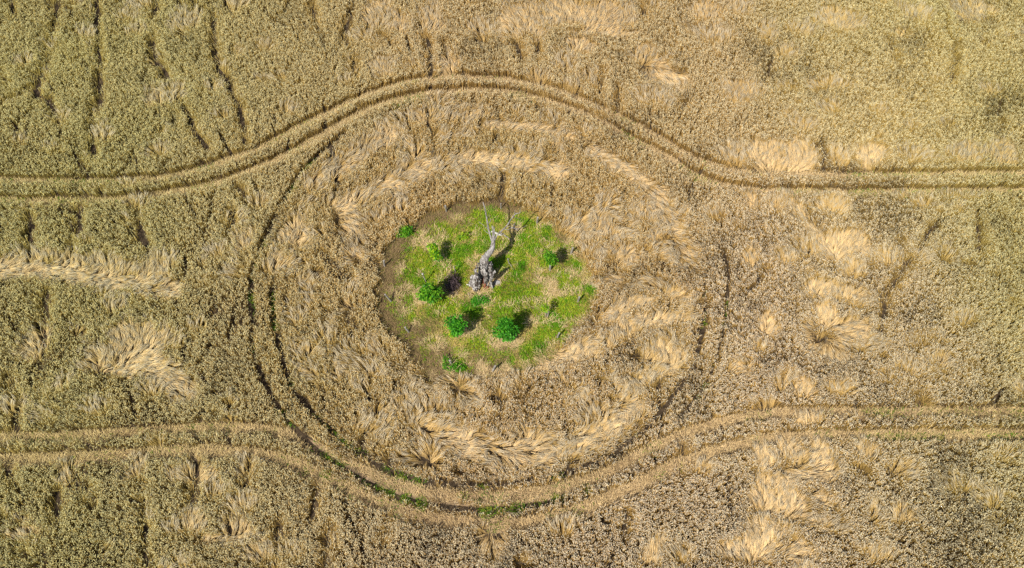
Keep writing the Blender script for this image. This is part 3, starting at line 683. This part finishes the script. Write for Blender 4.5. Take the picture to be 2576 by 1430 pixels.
nv = len(me1.vertices); co = np.zeros(nv * 3, np.float32); no = np.zeros(nv * 3, np.float32)
me1.vertices.foreach_get('co', co); me1.vertex_normals.foreach_get('vector', no); co = co.reshape(-1, 3); no = no.reshape(-1, 3)
a_ = np.arctan2(co[:, 1] - .4, co[:, 0])
dsp = (fbm(co[:, 0] * 1.6 + co[:, 1] * 1.1, co[:, 2] * .45 + co[:, 1] * .3, .42, 1, 4) - .5) * .34 + (fbm(co[:, 0] + co[:, 1] * .7, co[:, 2] + co[:, 1] * .5, .25, 6) - .5) * .11
dsp -= .10 * (1 - sst(.0, .10, np.abs(fbm(co[:, 0] * 1.8 + co[:, 1], co[:, 2] * .35, .5, 9) - .5)))
co = co + no * dsp[:, None]; me1.vertices.foreach_set('co', co.ravel()); me1.update()
me1.polygons.foreach_set('use_smooth', [True] * len(me1.polygons))
if not me1.materials: me1.materials.append(M_bark)

p, r_ = resample([loc(.15,1.12,2.5), r4(448,850,2.85), r4(470,800,2.95), r4(515,752,3.1), r4(548,700,3.2), r4(560,640,3.32), r4(563,590,3.4)], [.38,.32,.28,.24,.21,.19,.14], 22)
limb = link('limb', mesh('limb', tube(p, r_, 10, .12, True, 20), B), M_limb, tree)
def branch(pts, radii, n=14, seg=7, mat=M_limb, name='branch', par=limb, sd=0):
    p, r_ = resample([r4(*q) for q in pts], radii, n)
    return link(name, mesh(name, tube(p, r_, seg, .12, True, sd), B), mat, par)
branch([(556,620,3.35),(545,590,3.4),(525,530,3.5),(495,420,3.65),(472,260,3.9),(452,170,4.0),(428,95,4.15)], [.12,.095,.085,.07,.055,.05,.03], 20)
branch([(560,610,3.38),(560,540,3.5),(557,470,3.65),(557,400,3.85)], [.09,.07,.06,.045], 12)
branch([(568,610,3.38),(575,540,3.5),(574,480,3.6),(575,420,3.75)], [.08,.06,.05,.035], 12)
branch([(566,610,3.36),(585,580,3.4),(612,525,3.45),(680,460,3.5),(740,400,3.55),(800,310,3.65),(848,250,3.75),(912,235,3.85)], [.10,.075,.062,.058,.055,.05,.042,.03], 22)
branch([(908,236,3.85),(912,200,4.05),(911,160,4.2)], [.03,.02,.012], 6, name='twig')
branch([(850,250,3.75),(840,225,3.95),(846,200,4.1)], [.025,.02,.01], 6, name='twig')
branch([(505,440,3.62),(470,430,3.7),(430,390,3.8),(370,350,3.9)], [.03,.022,.018,.01], 8, name='twig')
branch([(700,440,3.52),(745,455,3.4),(800,430,3.35),(870,440,3.3)], [.03,.025,.02,.012], 8, name='twig')
branch([(515,510,3.5),(480,490,3.4),(440,455,3.4)], [.025,.02,.01], 6, name='twig')
branch([(470,250,3.9),(455,215,4.05),(448,190,4.15)], [.022,.016,.01], 6, name='twig')
for k, q in enumerate([[(700,440,3.5),(735,420,3.7),(800,405,3.8),(860,360,3.9)],[(760,375,3.6),(800,380,3.6),(860,400,3.5),(920,395,3.4)],[(640,500,3.45),(670,510,3.3),(720,500,3.2)],
                       [(820,285,3.7),(870,300,3.75),(920,320,3.7)],[(490,380,3.7),(520,350,3.9),(535,310,4.0)],[(480,310,3.8),(500,280,4.0),(505,240,4.1)],[(560,480,3.65),(545,440,3.8),(540,400,3.9)]]):
    branch(q, [.026,.02,.015,.008][:len(q)], 7, 5, M_twig if k % 2 else M_limb, name='twig', sd=60 + k)
p, r_ = resample([loc(.0,.15,-.05), loc(.02,.3,.35), loc(.05,.45,.7)], [.16,.13,.06], 8)
p2, r2 = resample([loc(.12,-.15,-.02), loc(.15,-.1,.25), loc(.2,.05,.5)], [.14,.11,.05], 6)
p3, r3 = resample([loc(.38,-.25,-.02), loc(.4,-.2,.2), loc(.42,-.1,.35)], [.11,.09,.04], 6)
link('rotten_core', mesh('rotten_core', join([tube(p, r_, 8, .3, True, 1), tube(p2, r2, 8, .3, True, 2), tube(p3, r3, 8, .3, True, 3)]), B), M_rot, tree)

def fallen(label, specs, mat, name='fallen_branch', cat_='branch', grp='fallen wood round the dead tree', sd=0):
    ps = []
    for pts, rd in specs:
        p, r_ = resample([r4(*q) for q in pts], rd, 12); ps.append(tube(p, r_, 7, .18, True, sd)); sd += 1
    o_ = r4(*specs[0][0][0]); o_[2] = 0
    o = link(name, mesh(name, join(ps), o_), mat); o.location = o_
    return tag(o, label, cat_, grp)
fallen('bleached white fallen log lying behind the forked limb of the dead tree', [([(535,478,.16),(590,495,.17),(640,515,.16),(680,532,.15)], [.08,.10,.10,.07])], M_white, sd=31)
fallen('long thin grey fallen branch with a white broken end under the limb shadow', [([(640,480,.25),(700,520,.22),(750,555,.2),(800,602,.12)], [.03,.045,.055,.06]), ([(778,572,.3),(790,580,.3)], [.09,.07])], M_limb, sd=34)
fallen('small pale forked dead branch on the grass right of the limb, spiky twigs', [([(800,425,.18),(835,432,.28),(870,455,.2),(890,475,.05)], [.07,.06,.04,.02]), ([(835,432,.28),(830,400,.6),(840,370,.8)], [.04,.03,.015]), ([(860,445,.25),(930,430,.25),(1010,395,.2)], [.03,.025,.012]), ([(830,432,.25),(760,445,.15),(745,500,.06)], [.03,.02,.012])], M_limb, sd=38)
fallen('short bleached stick at the left foot of the dead trunk', [([(212,1165,.12),(255,1170,.16),(302,1170,.2)], [.05,.06,.05])], M_white, sd=44)
fallen('grey split plank of wood leaning on the ground before the dead trunk', [([(280,1180,.35),(335,1218,.22),(392,1262,.06)], [.08,.09,.07])], M_bark, sd=47)
fallen('brown snapped twig on the grass right of the trunk shadow', [([(752,825,.4),(762,880,.25),(800,930,.12),(845,1010,.05)], [.035,.03,.03,.015])], M_limb, sd=50)
fallen('small curved brown branch in the grass below the dead trunk', [([(235,1275,.2),(262,1330,.08),(300,1330,.08),(360,1290,.16)], [.05,.06,.05,.03])], M_limb, sd=53)

def stone(u, v, rx, ry, rz, label, sd):
    import bmesh
    bm = bmesh.new(); bmesh.ops.create_icosphere(bm, subdivisions=3, radius=1)
    for vt in bm.verts:
        q = vt.co; k = 1 + .35 * (float(fbm(np.array(q.x * 1.3 + sd), np.array(q.y * 1.3 + q.z), 1., sd % 8)) - .5)
        vt.co = Vector((q.x * rx * k, q.y * ry * k, max(q.z * rz * k, -.06)))
    me = bpy.data.meshes.new('stone'); bm.to_mesh(me); bm.free(); me.polygons.foreach_set('use_smooth', [True] * len(me.polygons))
    o = link('stone', me, M_stone); c = r4(u, v, 0); o.location = (c[0], c[1], .1); o.rotation_euler = (0, 0, .3)
    tag(o, label, 'stone')
stone(612, 1150, .34, .24, .24, 'flat pale stone at the right foot of the dead trunk', 2)

# ------------------------------------------------------------------ leaves
def leaf_cloud(name, clumps, n, size, cols, parent, base, droop=.4, mat=M_leaf):
    """clumps: list of (cx,cy,cz,rx,ry,rz) relative to base"""
    vol = np.array([c[3] * c[4] * c[5] for c in clumps]); pick = rng.choice(len(clumps), n, p=vol / vol.sum())
    cl = np.array(clumps)[pick]
    d = norm(rng.normal(size=(n, 3))); r_ = rng.random(n) ** .45
    c = cl[:, :3] + d * cl[:, 3:] * r_[:, None]
    c[:, 2] = np.maximum(c[:, 2], .08)
    out = norm(d * np.array([1, 1, .5]) + rng.normal(0, .5, (n, 3))); out[:, 2] -= droop * rng.random(n); out = norm(out)
    L = size * rng.uniform(.65, 1.3, n)
    side = norm(np.cross(out, np.array([0, 0, 1.]) + rng.normal(0, .5, (n, 3))))
    bend = np.c_[np.zeros(n), np.zeros(n), -L * .15]
    P = np.stack([c, c + out * (L * .5)[:, None], c + out * L[:, None] + bend], 1)
    hw = (L * .28)[:, None]
    Wd = np.stack([side * hw * .3, side * hw, side * hw * .12], 1)
    ca, cb, pf = cols
    t = rng.random(n) ** 1.6
    cc = np.array(ca) * (1 - t)[:, None] + np.array(cb) * t[:, None]
    cc *= rng.uniform(.75, 1.25, n)[:, None]
    return link(name, ribbons(name, P, Wd, np.stack([cc] * 3, 1)), mat, parent)

DK = ((.024, .17, .010), (.12, .42, .018), 0); BR = ((.04, .20, .008), (.22, .44, .02), 0); YG = ((.12, .34, .010), (.46, .54, .02), 0)
def sapling(bx_, by_, clumps, n, size, cols, label, stake=None, h=1.8, lean=(0, 0), grp='young trees planted in the clearing'):
    b_ = pix(bx_ * .62891, by_ * .62891); t = empty('sapling', b_); tag(t, label, 'young tree', grp)
    p, r_ = resample([(0, 0, -.05), (lean[0] * .3, lean[1] * .3, h * .5), (lean[0], lean[1], h)], [.055, .045, .02], 8)
    ps = [tube(p, r_, 7, .08, True, int(bx_))]
    for k, c in enumerate(clumps):
        q, s_ = resample([(lean[0] * .3, lean[1] * .3, h * .45), (c[0] * .5, c[1] * .5, (h * .45 + c[2]) / 2 + .1), (c[0], c[1], c[2])], [.028, .02, .01], 5); ps.append(tube(q, s_, 5, .05, True, k))
    link('trunk', mesh('trunk', join(ps)), M_stem, t)
    leaf_cloud('crown', clumps, n, size, cols, t, b_)
    if stake:
        q, s_ = resample([(stake[0], stake[1], -.1), (stake[0] + stake[3] * .5, stake[1], stake[2] * .5), (stake[0] + stake[3], stake[1], stake[2])], [.05, .05, .045], 5)
        link('stake', mesh('stake', tube(q, s_, 8, .05, True, 3), smooth=False), M_post, t)
sapling(1723, 1212, [(.1,.0,2.3,.62,.6,.75),(-.45,-.1,2.0,.5,.45,.5),(.62,.05,2.1,.5,.5,.5),(.1,.1,3.15,.36,.36,.5),(.3,-.2,1.6,.5,.45,.4),(-.1,-.1,1.5,.45,.4,.35)], 1150, .20, BR,
        'bushy bright green young tree left of the dead trunk, beside dark brambles', None, 2.8, (.1, .05))
sapling(1828, 1350, [(.0,.1,2.5,.5,.5,.6),(-.42,.25,2.75,.42,.4,.42),(.5,.2,2.6,.4,.4,.45),(.2,.4,3.0,.4,.4,.4),(.1,-.1,1.7,.42,.42,.5),(.3,-.05,2.0,.45,.4,.4)], 1050, .18, DK,
        'dark green young tree with yellowish lower left side, front left of the dead tree', None, 2.8, (.05, .1))
leaf = leaf_cloud('crown', [(-.3,-.05,1.1,.22,.22,.6),(-.4,0,.7,.2,.2,.4)], 140, .16, YG, [o for o in bpy.data.objects if o.name.startswith('sapling')][-1], None)
leaf['label'] = 'yellow green lower foliage'
sapling(2021, 1366, [(.05,.1,2.6,.6,.55,.7),(-.5,.0,2.2,.5,.42,.4),(.6,.05,2.3,.5,.45,.5),(.1,.35,3.3,.42,.4,.5),(.15,-.1,1.5,.5,.42,.5),(.4,-.1,1.3,.35,.3,.35),(-.3,.5,2.9,.35,.3,.35)], 1350, .18, DK,
        'largest dark green young tree, right one of the two in front of the dead tree', None, 3.1, (.1, .1))
sapling(2197, 1083, [(.0,.0,2.3,.44,.42,.6),(-.18,.1,2.7,.34,.34,.5),(.25,-.05,2.0,.36,.34,.45)], 560, .17, BR,
        'compact green young tree with a pale bare trunk right of the dead tree', (.06, -.05, 1.3, .02), 2.4, (0, 0))
sapling(2184, 1268, [(-.1,.0,1.75,.26,.26,.34),(-.2,.05,2.05,.22,.22,.26)], 150, .14, YG,
        'small yellow green young tree on bare stem with stake, lower right of clearing', (.13, 0, 1.2, .04), 1.7, (-.1, 0))
sapling(1752, 1050, [(-.1,.0,1.7,.42,.40,.5),(-.25,.3,2.2,.38,.36,.35),(.1,-.05,1.2,.38,.34,.35),(-.5,.4,2.4,.2,.2,.2)], 700, .16, ((.05, .26, .008), (.50, .66, .02), 0),
        'sparse yellow green young tree at the upper left of the clearing', None, 2.2, (-.1, .1))

def shrub(px_, py_, clumps, n, size, cols, label):
    b_ = pix(px_ * .62891, py_ * .62891); t = empty('shrub', b_); tag(t, label, 'shrub', 'low green shrubs in the clearing')
    ps = []
    for k, c in enumerate(clumps):
        q, s_ = resample([(c[0] * .2, c[1] * .2, -.02), (c[0] * .6, c[1] * .6, c[2] * .6), tuple(c[:3])], [.02, .016, .008], 5); ps.append(tube(q, s_, 5, .05, True, k))
    link('stem', mesh('stem', join(ps)), M_stem, t); leaf_cloud('foliage', clumps, n, size, cols, t, b_)
shrub(1620, 938, [(.0,.0,.5,.55,.45,.4),(-.4,-.1,.35,.4,.35,.3),(.35,.1,.6,.4,.35,.35)], 420, .17, BR, 'leafy green shrub at the upper left rim of the clearing')
shrub(1828, 1478, [(.0,.0,.35,.42,.28,.28),(.40,.05,.3,.34,.25,.25),(-.3,.0,.3,.3,.22,.22)], 300, .17, BR, 'bright green shrub at the bottom rim beside a post')
shrub(1788, 1464, [(.0,.0,.4,.3,.45,.3),(-.05,.4,.45,.3,.35,.3)], 170, .15, BR, 'narrow green shrub left of the brighter shrub at the bottom rim')
shrub(1922, 1208, [(.0,.0,.4,.6,.35,.3),(-.4,-.2,.3,.4,.3,.25),(.4,.0,.3,.4,.3,.25)], 330, .15, DK, 'low dark green shrub just below the foot of the dead trunk')
shrub(1858, 952, [(.0,.0,.45,.4,.3,.3),(-.35,-.15,.3,.35,.25,.22)], 170, .15, YG, 'low yellow green shrub with dark shade upper left of the leaning limb')

# dark bramble
b_ = pix(1812 * .62891, 1142 * .62891); t = empty('bramble_bush', b_); tag(t, 'dark purple brown bramble bush between bright young tree and dead trunk', 'bush')
ps = []
for k in range(120):
    a = random.uniform(0, 6.28); rr_ = random.uniform(.2, 1.15); hx_, hy_ = math.cos(a) * rr_ * .9, math.sin(a) * rr_ * 1.15
    hz = random.uniform(.35, 1.25) * (1.2 - rr_ * .5)
    s0 = (random.gauss(0, .35), random.gauss(0, .5), -.02)
    q, s_ = resample([s0, (s0[0] * .5 + hx_ * .5, s0[1] * .5 + hy_ * .5, hz), (hx_, hy_, hz * random.uniform(.3, .95))], [.022, .018, .008], 7); ps.append(tube(q, s_, 4, .1, False, k))
link('canes', mesh('canes', join(ps)), M_twig, t)
n = 900; c0 = np.tile(np.array([[.028, .02, .022]]), (1, 1))
leaf_cloud('dry_leaves', [(0,.1,.45,.75,.85,.4),(.1,.5,.7,.5,.4,.35),(-.2,-.5,.4,.5,.4,.3)], 330, .11, ((.05,.033,.035), (.14,.085,.06), 0), t, b_)

# ------------------------------------------------------------------ posts
def post(px_, py_, h, lx, ly, label, r0=.08, mat=M_post, top=False):
    b_ = pix(px_ * .62891, py_ * .62891)
    p, r_ = resample([(0, 0, -.1), (lx * .5, ly * .5, h * .5), (lx, ly, h)], [r0, r0 * .95, r0 * .9], 6)
    o = link('wooden_post', mesh('wooden_post', tube(p, r_, 9, .07, True, int(px_)), smooth=False), mat); o.location = b_
    tag(o, label, 'post', 'short wooden posts standing round the clearing')
    if top:
        link('top_cap', mesh('top_cap', tube([(lx, ly, h + .003), (lx, ly, h + .12)], [r0 * 1.7, r0 * 1.7], 10, .03)), M_white, o)
post(1786, 848, 1.1, -.02, .0, 'thin grey post at the top left rim of the clearing')
post(2147, 897, 1.2, .05, .0, 'grey post at the top right rim of the clearing, beside the wheat')
post(2283, 1018, 1.15, .1, .05, 'grey post at the right rim of the clearing, beyond the compact young tree')
post(2311, 1209, 1.1, .05, .0, 'grey post at the right rim of the clearing, below the middle')
post(2228, 1352, 1.15, .12, .0, 'grey post at the lower right rim of the clearing', .075)
post(1968, 1488, 1.2, .28, .1, 'leaning pale post at the bottom rim of the clearing', .085)
post(1810, 1460, 1.1, -.15, .0, 'grey post just behind the bright shrub at the bottom rim', .075)
post(1638, 1332, 1.0, -.25, .1, 'tilted dark grey post at the lower left rim of the clearing')
post(1568, 1210, 1.3, -.4, .15, 'strongly tilted grey post at the left rim of the clearing')
post(1538, 1066, 1.1, .1, .0, 'grey post in brown grass at the upper left rim of the clearing')
post(2004, 838, 1.0, 0, 0, 'thin pale post at the top rim of the clearing beside the wheat', .055)
post(1706, 1130, 1.6, -.16, .0, 'thin stake with a white top, behind the bushy bright young tree', .045, M_post, True)
post(1824, 1092, 1.2, -.1, 0, 'thin pale stake behind the dark bramble bush', .04)
